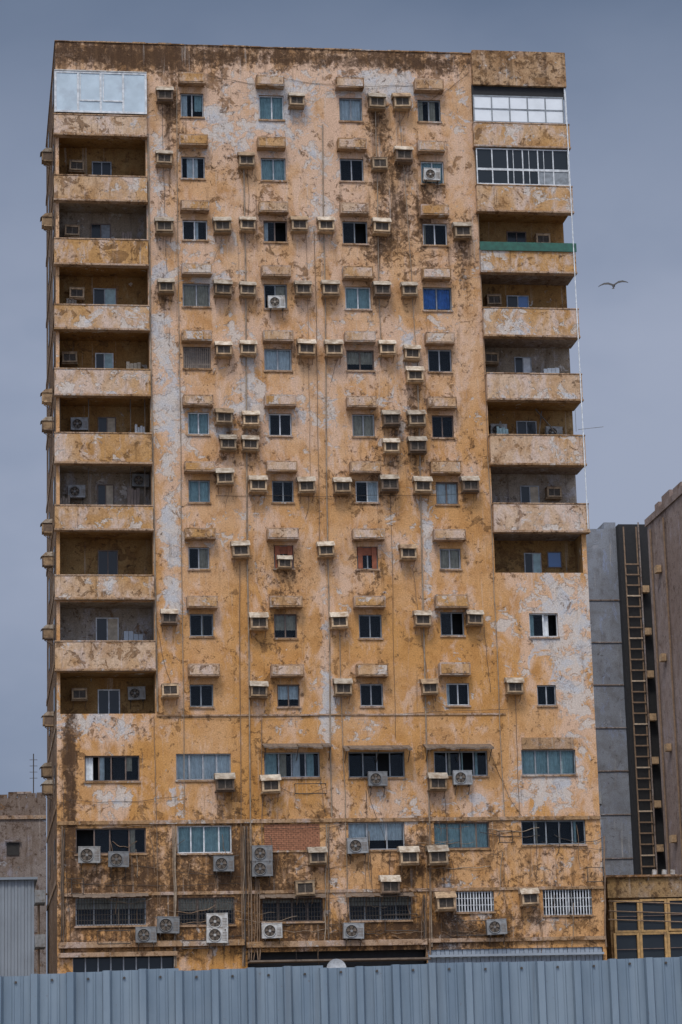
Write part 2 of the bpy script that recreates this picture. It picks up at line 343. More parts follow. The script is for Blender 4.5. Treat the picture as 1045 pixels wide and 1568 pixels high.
for v in (205, 305, 405, 505, 605, 708, 812, 917, 1025, 1130, 1250, 1362):
    zz = P(80, v, 4)[1]; mb.box(-.04, -.004, .3, DEP, zz - .12, zz + .12, 'side_plaster')
    mb.box(-.03, -.004, 2., 3.2, zz + 1.0, zz + 2.1, 'dark_pane'); mb.box(-.03, -.004, 9., 10.2, zz + 1.0, zz + 2.1, 'dark_pane')
mb.obj('roof_and_flank', bld)

# ---------------------------------------------------------------- balconies
mb = MB(); BD = 1.5
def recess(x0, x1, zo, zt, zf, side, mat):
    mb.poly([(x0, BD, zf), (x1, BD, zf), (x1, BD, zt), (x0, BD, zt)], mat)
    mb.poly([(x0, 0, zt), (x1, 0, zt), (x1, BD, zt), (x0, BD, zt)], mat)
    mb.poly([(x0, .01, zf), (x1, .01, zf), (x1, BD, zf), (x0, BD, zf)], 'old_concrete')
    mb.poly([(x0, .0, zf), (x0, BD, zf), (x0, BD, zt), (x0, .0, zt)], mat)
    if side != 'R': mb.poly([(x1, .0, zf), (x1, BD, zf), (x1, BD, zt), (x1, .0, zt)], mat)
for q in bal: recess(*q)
PR = .38
def prism_para(x0, x1, z0, z1, side):
    mb.box(x0, x1, -PR, -.003, z0, z1, 'band_plaster'); mb.box(x0 - .03, x1 + .03, -PR - .04, -.003, z0 - .10, z0 - .002, 'hood_plaster')
    mb.box(x0 - .02, x1 + .02, -PR - .025, -.004, z1 + .002, z1 + .07, 'hood_plaster')
for (t, m_, b_) in LB:
    prism_para(-.08, P(lx(b_) + 1, b_, -PR)[0], P(150, b_ - 3, -PR)[1], P(150, m_, -PR)[1], 'L')
prism_para(-.08, P(225, 190, -PR)[0], P(150, 205, -PR)[1], P(150, 177, -PR)[1], 'L')
for (t, m_, b_) in RB:
    z0 = P(810, b_ - 3, -PR)[1]; z1 = P(810, m_, -PR)[1]
    prism_para(P(rx(b_) + 1, b_, -PR)[0], W + .1, z0, z1, 'R')
    mb.box(W + .003, W + .1, .0, BD, z0, z1, 'band_plaster')
    mb.box(P(rx(b_), b_)[0], W + .08, .02, BD, z0 - .08, z0 + .08, 'old_concrete')
for a_, b_ in ((190, 226), (285, 325)):
    prism_para(P(rx(b_), b_, -PR)[0], W + .1, P(800, b_ - 3, -PR)[1], P(800, a_, -PR)[1], 'R')
x0, x1, z0, z1 = R(724, 86, 858, 131, -PR); mb.box(x0, W + .06, -PR, -.004, z0, H + .07, 'top_band')
mb.obj('balconies', bld, .015)
mb = MB()
mb.box(P(735, 375, -.45)[0], W + .13, -.46, -.43, P(800, 384, -.45)[1], P(800, 371, -.45)[1], 'green_trim')
def glazing(x0, x1, z0, z1, y, nx, nz, frame, pane, fw=.045, jitter=0):
    mb.box(x0, x1, y - .03, y + .03, z0, z0 + fw, frame); mb.box(x0, x1, y - .03, y + .03, z1 - fw, z1, frame)
    for i in range(nx + 1):
        xx = x0 + (x1 - x0 - fw) * i / nx; mb.box(xx, xx + fw, y - .028, y + .028, z0 + fw, z1 - fw, frame)
    for j in range(1, nz):
        zz = z0 + (z1 - z0) * j / nz
        for i in range(nx):
            xa = x0 + (x1 - x0 - fw) * i / nx + fw; xb = x0 + (x1 - x0 - fw) * (i + 1) / nx; mb.box(xa, xb, y - .026, y + .026, zz - fw / 2, zz + fw / 2, frame)
    for i in range(nx):
        for j in range(nz):
            p = pane if isinstance(pane, str) else random.choice(pane)
            xa = x0 + (x1 - x0) * i / nx + .02; xb = x0 + (x1 - x0) * (i + 1) / nx - .0; za = z0 + (z1 - z0) * j / nz + .01; zb = z0 + (z1 - z0) * (j + 1) / nz - .01
            t_ = random.uniform(-.006, .006)
            mb.poly([(xa, y + t_, za), (xb, y - t_, za), (xb, y - t_, zb), (xa, y + t_, zb)], p)
q = glz[0]; zl = P(150, 173, -.3)[1]; zt = P(150, 110, -.3)[1]
glazing(-.06, P(225, 145, -.3)[0], zl, zt, -.3, 4, 1, 'frame_white', 'milky_pane', .10)
xg = P(225, 145, -.3)[0]
for i in (1, 2):
    xa = -.06 + (xg + .06) * i / 4 + .1; xb = -.06 + (xg + .06) * (i + 1) / 4 - .0
    zz = zl + (zt - zl) * .28; mb.box(xa, xb, -.335, -.27, zz, zz + .07, 'frame_white')
    mb.box(xa, xa + .05, -.335, -.332, zz + .07, zt - .12, 'frame_white'); mb.box(xb - .05, xb, -.335, -.332, zz + .07, zt - .12, 'frame_white')
mb.box(-.06, xg, -.36, -.005, zt + .003, zt + .05, 'white_metal')
mb.poly([(-.06, -.3, zl), (-.06, .0, zl), (-.06, .0, zt), (-.06, -.3, zt)], 'milky_pane')
q = glz[1]; xa = P(725, 165, -.3)[0]
zb = P(790, 188, -.3)[1]; zt = P(790, 147, -.3)[1]
glazing(xa, W - .12, zb, zt, -.28, 5, 2, 'frame_grey', 'bright_pane', .06)
mb.box(xa, W, -.2, 0, zt, P(790, 133)[1], 'dark')  # near-black strip standing in for the shadow above the panes
mb.box(W - .06, W, -.3, -.22, zb, zt + .5, 'pipe_white')
for (x0, x1, z0, z1) in glz[1:]:
    mb.poly([(x0, BD, z0 - .5), (x1, BD, z0 - .5), (x1, BD, z1), (x0, BD, z1)], 'recess_ochre'); mb.poly([(x0, 0, z1), (x1, 0, z1), (x1, BD, z1), (x0, BD, z1)], 'recess_ochre')
    mb.poly([(x0, 0, z0), (x0, BD, z0), (x0, BD, z1), (x0, 0, z1)], 'recess_ochre'); mb.poly([(x0, 0, z0), (x1, 0, z0), (x1, BD, z0), (x0, BD, z0)], 'old_concrete')
xa = P(730, 255, -.3)[0]; zb = P(790, 283, -.3)[1]; zt = P(790, 228, -.3)[1]
zm = zb + (zt - zb) * .42
glazing(xa, W + .0, zm, zt, -.28, 6, 1, 'frame_white', 'dark_pane', .055)
glazing(xa, W + .0, zb, zm - .003, -.28, 6, 1, 'frame_white', ['dark_pane', 'dark_pane', 'frame_grey', 'dark_pane'], .055)
for xx in (.33, .5, .66):
    xq = xa + (W - xa) * xx + .3; mb.box(xq, xq + .03, -.305, -.29, zb + .06, zt - .06, 'frame_white')
mb.poly([(W, -.28, zb), (W, BD, zb), (W, BD, zt), (W, -.28, zt)], 'milky_pane')
mb.obj('balcony_glazing', bld)

# ---------------------------------------------------------------- windows
mw = MB(); mr = MB()
def curtain(xa, xb, za, zb, y, mat):
    n = max(2, int((xb - xa) / .07)); pts = []
    for i in range(n + 1):
        x = xa + (xb - xa) * i / n; yy = y + (.03 if i % 2 else -.015) + random.uniform(-.012, .012); pts.append((x, yy))
    for i in range(n):
        (x0, y0), (x1, y1) = pts[i], pts[i + 1]; mw.poly([(x0, y0, za), (x1, y1, za), (x1, y1, zb), (x0, y0, zb)], mat)
def window(r, panes, sty, sill=True):
    x0, x1, z0, z1 = r; d = .14; w = x1 - x0; h = z1 - z0
    for pts in ([(x0, 0, z0), (x0, d + .05, z0), (x0, d + .05, z1), (x0, 0, z1)], [(x1, 0, z0), (x1, d + .05, z0), (x1, d + .05, z1), (x1, 0, z1)],
                [(x0, 0, z0), (x1, 0, z0), (x1, d + .05, z0), (x0, d + .05, z0)], [(x0, 0, z1), (x1, 0, z1), (x1, d + .05, z1), (x0, d + .05, z1)]): mr.poly(pts, 'hood_plaster')
    if sill: mr.box(x0 - .05, x1 + .05, -.07, -.004, z0 - .09, z0 - .01, 'hood_plaster')
    if sty == 'brick':
        mw.poly([(x0, .04, z0), (x1, .04, z0), (x1, .04, z1), (x0, .04, z1)], 'dark')
        nr = int(h / .085)
        for j in range(nr):
            zz = z0 + h * j / nr; off = (j % 2) * .11; x = x0 - off
            while x < x1:
                a0_ = max(x0, x + .008); b0_ = min(x1, x + .215)
                if b0_ > a0_ + .02: mw.box(a0_, b0_, .0 + random.uniform(0, .015), .05, zz + .008, zz + h / nr - .004, 'brick')
                x += .222
        return
    fm = random.choice(['frame_alu', 'frame_alu', 'frame_brown', 'frame_grey']); fw = .055
    if sty in ('white', 'mix', 'teal', 'd') and random.random() < .45: fm = 'frame_white'
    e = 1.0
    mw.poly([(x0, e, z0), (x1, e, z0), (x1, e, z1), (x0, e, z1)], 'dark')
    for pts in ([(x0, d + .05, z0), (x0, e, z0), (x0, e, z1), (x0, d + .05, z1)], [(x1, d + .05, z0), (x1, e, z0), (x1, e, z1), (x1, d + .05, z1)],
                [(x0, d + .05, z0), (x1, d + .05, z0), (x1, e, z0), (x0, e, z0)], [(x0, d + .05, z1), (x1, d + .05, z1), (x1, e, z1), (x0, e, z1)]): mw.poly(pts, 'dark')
    mw.box(x0, x1, d - .03, d + .03, z0, z0 + fw, fm); mw.box(x0, x1, d - .03, d + .03, z1 - fw, z1, fm)
    mw.box(x0, x0 + fw, d - .028, d + .028, z0 + fw, z1 - fw, fm); mw.box(x1 - fw, x1, d - .028, d + .028, z0 + fw, z1 - fw, fm)
    for i in range(1, panes):
        xx = x0 + w * i / panes + random.uniform(-.02, .02) * w; mw.box(xx - .03, xx + .03, d - .026, d + .026, z0 + fw, z1 - fw, fm)
    if sty == 'shut':
        n = int(w / .09)
        for i in range(n): mw.box(x0 + w * i / n + .015, x0 + w * (i + 1) / n - .015, d - .09, d - .06, z0 + .02, z1 - .02, 'shutter')
        for zz in (z0 + .2, z1 - .25): mw.box(x0, x1, d - .057, d - .04, zz, zz + .05, 'shutter')
    for i in range(panes):
        xa = x0 + w * i / panes + .03; xb = x0 + w * (i + 1) / panes - .03
        if sty == 'op' and i == 1: continue
        if sty in ('d', 'mix') and random.random() < .12: continue
        t_ = random.uniform(-.012, .012); yy = d + (.01 if i % 2 else -.01); s_ = random.uniform(-.008, .008)
        mw.poly([(xa, yy + t_ + s_, z0 + .03), (xb, yy - t_ + s_, z0 + .03), (xb, yy - t_ - s_, z1 - .03), (xa, yy + t_ - s_, z1 - .03)], 'glass')
    cz0, cz1 = z0 + .01, z1 - .01
    def cur(f0, f1, mat, b_=0.): curtain(x0 + w * f0, x0 + w * f1, cz0 + h * b_, cz1, d + .09, mat)
    if sty == 'white': cur(.02, .98, random.choice(['curtain_white', 'curtain_teal', 'curtain_white']), 0)
    elif sty == 'teal': cur(.02, .98, 'curtain_teal')
    elif sty == 'bei': cur(.02, .98, 'curtain_beige')
    elif sty == 'blue': cur(.05, .95, 'curtain_blue', .1)
    elif sty == 'tw': cur(.0, .3, 'curtain_white'); cur(.62, .98, 'curtain_teal', .3)
    elif sty == 'wd': cur(.25, .72, 'curtain_white')
    elif sty == 'mix':
        for i in range(panes):
            if random.random() < .7: cur(i / panes + .02, i / panes + random.uniform(.4, .95) / panes, random.choice(['curtain_white', 'curtain_beige', 'curtain_teal']), random.choice([0, 0, .4]))
    elif sty == 'pt': cur(.02, .98, random.choice(['curtain_beige', 'curtain_teal', 'curtain_white']), .35)
    elif sty == 'dk':
        if random.random() < .3: cur(.5, .95, random.choice(['curtain_beige', 'curtain_teal']))
    elif sty == 'd':
        for i in range(panes):
            if random.random() < .35: cur(i / panes + .03, i / panes + random.uniform(.15, .4) / panes, random.choice(['curtain_white', 'curtain_teal', 'curtain_beige']))
    elif sty == 'red':
        for xx in (x0 + .05, x1 - .28): mw.box(xx, xx + .22, .02, .06, z0 + .02, z1 - .02, 'redwood')
        mw.box(x0 + .02, x1 - .02, .085, .10, z1 - .4, z1 - .03, 'redwood')
    if sty in ('bars', 'wbars'):
        bm_ = 'cable' if sty == 'bars' else 'frame_white'; n = int(w / .13)
        for i in range(1, n): mw.box(x0 + w * i / n - .012 * (2 if sty == 'wbars' else 1), x0 + w * i / n + .012 * (2 if sty == 'wbars' else 1), .03, .05, z0, z1, bm_)
        for j in range(1, 5 if sty == 'bars' else 3):
            zz = z0 + h * j / (5 if sty == 'bars' else 3); mw.box(x0, x1, .052, .07, zz - .012, zz + .012, bm_)
        if sty == 'bars' and random.random() < .7: cur(0, 1, 'curtain_beige', random.uniform(.5, .8))
for r_, p_, s_ in wins: window(r_, p_, s_)
def bwin(u0, v0, u1, v1, mat='dark_pane', fm='frame_alu', n=2, cur=None):
    x0, x1, z0, z1 = R(u0, v0, u1, v1, BD); y = BD
    z0 -= .25
    mw.box(x0, x1, y - .05, y - .004, z1 - .05, z1, fm); mw.box(x0, x1, y - .05, y - .004, z0, z0 + .05, fm)
    for i in range(n + 1):
        xx = x0 + (x1 - x0 - .05) * i / n; mw.box(xx, xx + .05, y - .048, y - .004, z0 + .05, z1 - .05, fm)
    for i in range(n):
        mm = mat if not (cur and i == 1) else cur
        xa = x0 + (x1 - x0) * i / n; xb = x0 + (x1 - x0) * (i + 1) / n; mw.poly([(xa, y - .02, z0), (xb, y - .02, z0), (xb, y - .02, z1), (xa, y - .02, z1)], mm)
for q in [(141,248,171,271,None),(139,343,170,365,'frame_grey'),(143,442,178,465,'curtain_teal'),(146,541,174,563,'curtain_teal'),(150,639,178,662,'curtain_beige'),(149,742,175,770,'curtain_beige'),(150,843,181,879,None),(147,946,182,981,'curtain_beige'),(150,1056,184,1091,None)]:
    bwin(*q[:4], cur=q[4], fm=random.choice(['frame_alu', 'frame_white', 'frame_brown']))
for q in [(776,355,806,371,'dark_pane'),(776,453,810,475,'blue_pane'),(788,547,814,573,'curtain_white'),(791,645,822,668,'dark_pane'),(797,744,826,774,'curtain_beige'),(803,847,829,876,'curtain_teal')]:
    bwin(*q[:4], mat='dark_pane', cur=q[4], fm=random.choice(['frame_alu', 'frame_brown']))
bwin(838, 845, 860, 862, mat='blue_pane', n=1, fm='frame_brown')
mw.obj('windows', bld); mr.obj('window_reveals', bld)

# ---------------------------------------------------------------- hoods
mh = MB()
for c_ in 'BCDE':
    for h_ in HO[c_]:
        x0, x1, z0, z1 = R(*h_, -.55); j = random.uniform(-.03, .03)
        mh.box(x0, x1, -.55 + j, -.003, z0 + .02, z1, 'hood_plaster')
        mh.box(x0 + .06, x1 - .06, -.575 + j, -.551 + j, z0 + .09, z1 - .08, 'band_plaster')
x0, x1, z0, z1 = R(801, 1128, 880, 1146, -.3); mh.box(x0, x1, -.1, -.003, z0, z1, 'hood_plaster')
for (u0, u1, v0, v1, pr) in [(88, 928, 1253, 1259, .09), (90, 375, 1436, 1445, .3), (90, 272, 1452, 1459, .25), (378, 655, 1440, 1449, .2), (657, 928, 1440, 1446, .12), (240, 775, 1093, 1096, .05), (95, 930, 1362, 1367, .07)]:
    x0, x1, z0, z1 = R(u0, v0, u1, v1, -pr)
    zc = (P(510, v0, -pr)[1] + P(510, v1, -pr)[1]) / 2; hh = (z1 - z0) / 2
    mh.box(max(0, x0), min(W, x1), -pr, -.003, zc - hh, zc + hh, 'hood_plaster')
mh.obj('sunshade_hoods', bld, .03)
ma = MB()
for (u0, u1, v) in [(404, 510, 1141), (528, 632, 1144), (653, 757, 1142)]:
    x0, x1, z0, z1 = R(u0, v - 2, u1, v + 5, -.8); zt = z1
    n = 14
    for i in range(n):
        a0_ = x0 + (x1 - x0) * i / n; b0_ = x0 + (x1 - x0) * (i + 1) / n - .01; s_ = random.uniform(-.05, .05)
        ma.poly([(a0_, -.85, zt - .12 + s_), (b0_, -.85, zt - .12 + s_ * .5), (b0_, -.003, zt + .14), (a0_, -.003, zt + .14)], 'rusty_awning')
        ma.poly([(a0_, -.85, zt - .20 + s_), (b0_, -.85, zt - .20 + s_), (b0_, -.85, zt - .12 + s_ * .5), (a0_, -.85, zt - .12 + s_)], 'rusty_awning')
    for xx in (x0 + .1, (x0 + x1) / 2, x1 - .1): ma.tube([(xx, -.8, zt - .15), (xx, -.01, zt - .65)], .02, 'cable', 4)
for (u0, u1, v) in [(112, 228, 1369), (398, 500, 1370), (530, 635, 1368)]:
    x0, x1, z0, z1 = R(u0, v - 2, u1, v + 4, -.4); n = 12
    for i in range(n):
        a0_ = x0 + (x1 - x0) * i / n; b0_ = x0 + (x1 - x0) * (i + 1) / n - .01; s_ = random.uniform(-.04, .04)
        ma.poly([(a0_, -.5, z1 - .2 + s_), (b0_, -.5, z1 - .2 + s_ * .5), (b0_, -.08, z1), (a0_, -.08, z1)], 'rusty_awning')
for k_, (x0, x1, z0, z1) in enumerate(shop):
    if k_ == 0:
        ma.poly([(x0, .5, 0), (x1, .5, 0), (x1, .5, z1), (x0, .5, z1)], 'dark'); ma.poly([(x0, 0, z1), (x1, 0, z1), (x1, .5, z1), (x0, .5, z1)], 'dark')
        ma.box(x0, x1, -1.0, -.01, z1 - .5, z1 - .42, 'rusty_awning')
    elif k_ == 1:
        nn = 40
        for i in range(nn): ma.box(x0 + (x1 - x0) * i / nn, x0 + (x1 - x0) * (i + 1) / nn - .02, .05 + .02 * (i % 2), .1, z0, z1, 'grey_clad')
        ma.box(x0, x1, -.25, .0, z1 - .35, z1 - .25, 'grey_clad')
    else:
        ma.poly([(x0, .3, z0), (x1, .3, z0), (x1, .3, z1), (x0, .3, z1)], 'dark_pane')
        for i in range(9): ma.box(x0 + (x1 - x0) * i / 8 - .03, x0 + (x1 - x0) * i / 8 + .03, .2, .27, z0, z1, 'frame_alu')
ma.obj('awnings_and_shopfronts', bld)

# ---------------------------------------------------------------- air conditioners
def ac_mesh(name, cap, body, frame, withcap=True):
    b_ = MB()
    b_.box(-.36, .36, -.50, .0, -.30, .19, body)
    b_.box(-.40, .40, -.46, .0, -.36, -.305, frame)
    y = -.50
    for (x0, x1, z0, z1) in ((-.37, .37, .12, .195), (-.37, .37, -.305, -.235), (-.37, -.29, -.235, .12), (.29, .37, -.235, .12)): b_.box(x0, x1, y - .07, y, z0, z1, frame)
    b_.poly([(-.29, y - .004, -.235), (.29, y - .004, -.235), (.29, y - .004, .12), (-.29, y - .004, .12)], 'recess_dark')
    for i in range(8):
        zz = -.22 + i * .042; b_.box(-.285, .285, y - .03, y - .012, zz, zz + .012, 'slats')
    b_.box(-.02, .02, y - .034, y - .005, -.23, .115, 'slats')
    if withcap: b_.prism([(0, .205), (0, .44), (-.38, .41), (-.64, .17), (-.67, .13), (-.60, .205)], -.42, .42, cap)
    else: b_.box(-.38, .38, -.58, 0, .2, .24, cap)
    for x in (-.3, .3): b_.tube([(x, -.44, -.36), (x, -.01, -.66)], .016, 'pipe_brown', 4)
    return b_.mesh(name)
ACM = [ac_mesh('window_ac_a', 'ac_cap', 'ac_body', 'ac_frame'), ac_mesh('window_ac_b', 'ac_cap_tan', 'ac_body', 'ac_frame'), ac_mesh('window_ac_c', 'ac_cap', 'ac_body_dark', 'ac_body'), ac_mesh('window_ac_d', 'ac_cap', 'ac_body', 'ac_body_dark')]
ACN = ac_mesh('window_ac_bare', 'ac_cap_tan', 'ac_body', 'ac_frame', False)
def cond_mesh(name, shell):
    b_ = MB(); b_.box(-.42, .42, -.42, -.10, -.30, .30, shell); y = -.42
    b_.box(-.43, .43, -.43, -.09, .302, .33, shell)
    n = 28; cx = -.1; r0 = .24
    ring = [(cx + r0 * math.cos(2 * math.pi * i / n), r0 * math.sin(2 * math.pi * i / n)) for i in range(n)]
    b_.poly([(x, y - .004, z) for x, z in ring], 'dark')
    for rr in (.245, .19, .135, .08):
        b_.tube([(cx + rr * math.cos(2 * math.pi * i / n), y - .03, rr * math.sin(2 * math.pi * i / n)) for i in range(n + 1)], .006 if rr < .24 else .018, shell if rr > .2 else 'slats', 4)
    for i in range(8):
        a_ = math.pi * i / 4; b_.tube([(cx + .05 * math.cos(a_), y - .03, .05 * math.sin(a_)), (cx + .24 * math.cos(a_), y - .03, .24 * math.sin(a_))], .005, 'slats', 4)
    for i in range(5):
        a_ = 2 * math.pi * i / 5; c, s = math.cos(a_), math.sin(a_); c2, s2 = math.cos(a_ + .7), math.sin(a_ + .7)
        b_.poly([(cx + .04 * c, y - .012, .04 * s), (cx + .21 * c, y - .015, .21 * s), (cx + .21 * c2, y - .008, .21 * s2), (cx + .05 * c2, y - .01, .05 * s2)], 'slats')
    b_.poly([(cx + .055 * math.cos(2 * math.pi * i / 12), y - .034, .055 * math.sin(2 * math.pi * i / 12)) for i in range(12)], shell)
    for i in range(6): b_.box(.2, .38, y - .008, y, -.2 + i * .06, -.18 + i * .06, 'slats')
    for x in (-.3, .3):
        b_.box(x - .02, x + .02, -.46, 0, -.36, -.305, 'cable'); b_.tube([(x, -.42, -.36), (x, -.01, -.7)], .015, 'cable', 4)
    return b_.mesh(name)
CM = [cond_mesh('condenser_white', 'white_metal'), cond_mesh('condenser_grey', 'grey_metal')]
def place(me, name, x, y, z, s=1., rz=0.):
    o = bpy.data.objects.new(name, me); sc.collection.objects.link(o); o.location = (x, y, z); o.scale = (s, s, s); o.rotation_euler = (random.uniform(-.03, .03), random.uniform(-.04, .04), rz); return o
for q in AC:
    x, z = P(q[0], q[1] + 1, -.5); me = ACN if len(q) > 2 else random.choices(ACM, [6, 2, 2, 2])[0]
    place(me, 'window_air_conditioner', x, -.004, z - .03, random.uniform(.94, 1.06) * (1.1 if q[1] > 1100 else 1.02))
for (u, v, k_) in COND:
    x, z = P(u, v, -.4); place(CM[k_], 'air_conditioner_condenser', x, -.0 if v > 500 else -.05, z, random.uniform(.95, 1.05) * (1.0 if v < 1200 else 1.12))
x, z = P(436, 862, -.2); place(ACM[2], 'window_air_conditioner', x, .06, z, .85)
for (u, v) in [(118,252),(111,351),(118,447),(107,546),(122,1061),(757,457),(753,546),(832,364),(849,752)]:
    x, z = P(u, v, BD - .5); place(ACN, 'window_air_conditioner', x, BD - .004, z, .95)
for (u, v) in [(122,648),(118,752),(210,1061),(216,735),(850,662),(765,658)]:
    x, z = P(u, v, BD - .5); place(CM[0 if v > 1000 or u > 700 else 1], 'air_conditioner_condenser', x, BD - .004, z, .95)
for v in (245, 345, 612, 655, 810, 862, 975, 1110, 1175, 1207):
    x, z = P(70, v, 6.); place(random.choice([ACM[2], ACM[3], ACM[1]]), 'window_air_conditioner', -.004, 6. + random.uniform(-1.5, 1.5), z, .85, -math.pi / 2)
place(CM[0], 'air_conditioner_condenser', W + .0, 1.5, P(928, 1217)[1], .9, math.pi / 2); place(CM[0], 'air_conditioner_condenser', W + .0, 1.8, P(930, 1252)[1], .9, math.pi / 2)

# ---------------------------------------------------------------- pipes and cables
mp_ = MB()
def pipe(px, r, mat, y=-.06, jit=0.):
    pts = []
    for (u, v) in px:
        x, z = P(u, v, y); pts.append((x + random.uniform(-jit, jit), y, z))
    mp_.tube(pts, r, mat, 6)
def vp(u0, v0, u1, v1, r, mat, y=-.06, n=8, jit=.03):
    pipe([(u0 + (u1 - u0) * i / n, v0 + (v1 - v0) * i / n) for i in range(n + 1)], r, mat, y, jit)
for a_ in [(226,205,241,1090,.045,'pipe_pale'),(270,130,283,1250,.018,'pipe_pale'),(374,255,385,1440,.035,'pipe_pale'),(367,860,371,1440,.018,'pipe_brown'),(494,190,508,1250,.03,'pipe_pale'),(482,350,490,830,.014,'pipe_brown'),
           (575,170,584,560,.025,'pipe_pale'),(612,165,640,560,.018,'pipe_pale'),(640,580,662,1450,.035,'pipe_pale'),(722,90,748,700,.018,'pipe_brown'),(748,700,772,1250,.02,'pipe_pale'),(632,870,655,1040,.012,'pipe_brown'),
           (520,960,533,1370,.02,'pipe_pale'),(401,1100,402,1300,.018,'pipe_brown'),(470,355,476,730,.009,'pipe_brown'),(597,690,606,1130,.009,'cable'),(741,960,752,1060,.010,'cable'),(248,160,256,420,.009,'cable'),
           (236,1100,243,1400,.014,'pipe_brown'),(96,1265,98,1450,.04,'pipe_brown'),(790,1060,795,1250,.014,'pipe_brown'),(560,1210,571,1370,.012,'cable'),(925,1280,928,1450,.04,'pipe_brown')]:
    vp(*a_)
vp(866, 140, 901, 810, .03, 'pipe_white', -.45, 10, .0)
def cable(u0, v0, u1, v1, sag, r=.009, y=-.05, mat='cable'):
    x0, z0 = P(u0, v0, y); x1, z1 = P(u1, v1, y); n = 12; pts = []
    for i in range(n + 1):
        t = i / n; pts.append((x0 + (x1 - x0) * t + .03 * math.sin(t * 7 + v1), y - .03 * math.sin(t * 9 + u0), z0 + (z1 - z0) * t - 4 * sag * t * (1 - t) + .03 * math.sin(t * 17 + v0)))
    mp_.tube(pts, r, mat, 4)
for a_ in [(330,758,745,755,.1),(250,1100,780,1085,.1),(95,1300,372,1342,.25),(90,1352,400,1350,.15),(400,1268,540,1262,.1),(375,1380,660,1362,.1),(100,1225,270,1220,.15),(655,1255,930,1254,.05),
           (110,1440,380,1430,.2),(405,1410,660,1400,.3),(660,1370,700,1450,.1),(690,1400,830,1440,.3),(380,250,381,330,.02),(640,165,720,110,.1),
           (700,120,725,85,.0),(275,105,420,130,.15),(430,120,640,130,.2),(95,1200,108,1440,.0),(750,1150,800,1250,.3),(490,1190,500,1250,.2),(240,960,262,1050,.1),
           (270,1320,345,1335,.3),(420,1200,500,1205,.4),(560,1200,590,1290,.0),(680,1210,690,1370,.05),(830,1290,930,1300,.1)]:
    cable(*a_)
for i in range(80):
    u = random.uniform(95, 900); v = random.uniform(1258, 1440)
    if random.random() < .5: u1, v1 = u + random.uniform(-8, 8), v + random.uniform(20, 80)
    else: u1, v1 = u + random.uniform(30, 110), v + random.uniform(-6, 6)
    u1 = min(u1, 922)
    cable(u, v, u1, v1, random.uniform(0, .3), random.uniform(.008, .018), mat=random.choice(['cable', 'pipe_brown', 'pipe_brown', 'pipe_pale']))
for q in AC:
    if random.random() < .2:
        u, v = q[0], q[1]; cable(u + random.uniform(-8, 8), v + 12, u + random.uniform(-14, 14), v + random.uniform(30, 70), random.uniform(0, .08), .008, mat=random.choice(['cable', 'pipe_brown']))
for (u0, v0, u1, v1) in [(110,1345,128,1368),(452,1200,500,1215),(900,1328,925,1350),(765,1272,785,1290),(700,1410,745,1432),(385,1318,420,1342),(280,1440,330,1452),(590,1400,640,1425),(150,1425,200,1445)]:
    x0, x1, z0, z1 = R(u0, v0, u1, v1, -.3); pts = [(x0, -.3, z0), (x1, -.3, z0), (x1, -.3, z1), (x0, -.3, z1), (x0, -.3, z0)]
    mp_.tube(pts, .02, 'cable', 4)
    for p in pts[:4]: mp_.tube([p, (p[0], 0, p[2])], .02, 'cable', 4)
for (u, v0, v1) in [(372,1265,1480),(380,1265,1470),(265,1265,1480),(500,1262,1440),(655,1260,1470),(392,1345,1470),(84+10,1270,1460),(648,1370,1450)]:
    for k_ in range(3): vp(u + k_ * 2.5, v0, u + k_ * 2.5 + random.uniform(-3, 3), v1, random.uniform(.012, .03), random.choice(['cable', 'pipe_brown', 'pipe_pale']), -.06 - .03 * k_, 9, .03)
x, z = P(882, 662); mp_.tube([(x, -.5, z), (x + 1.2, -.7, z + .1)], .012, 'grey_metal', 4); mp_.tube([(x - .1, -.5, z - .1), (x - .1, -.5, z + 1.0)], .012, 'grey_metal', 4)
mp_.obj('pipes_and_cables', bld)
mc = MB()
for (u, v, w_, h_, m_) in [(205,978,.9,.5,'grey_clad'),(215,660,.5,.4,'frame_white'),(100,770,.5,.5,'shutter'),(845,570,.8,.35,'curtain_white'),(770,666,.6,.5,'curtain_teal'),(205,760,.6,.6,'frame_brown'),(195,363,.5,.4,'frame_brown'),(205,562,.7,.35,'curtain_beige'),(110,465,.5,.3,'shutter')]:
    x, z = P(u, v, .9)
    for i in range(4): mc.box(x - w_ / 2 + i * w_ / 4, x - w_ / 2 + (i + 1) * w_ / 4 - .02, .8 + .03 * i, 1.0, z - .9, z + h_ * random.uniform(.4, .8), m_)
x, z = P(825, 650, .2)
mc.tube([(x, .2, z - .5), (x + .2, .3, z + .7)], .03, 'cable', 5); mc.tube([(x + .9, .2, z - .5), (x - .1, .3, z + .8)], .03, 'cable', 5)
for (v0, v1) in ((609, 664), (713, 775)):
    for u in (92, 136, 200, 222):
        x, z = P(u, v0 + 2, .05); x2, z2 = P(u, v1, .05); mc.tube([(x, .06, z), (x, .06, z2)], .02, 'cable', 4)
mc.obj('balcony_clutter', bld)

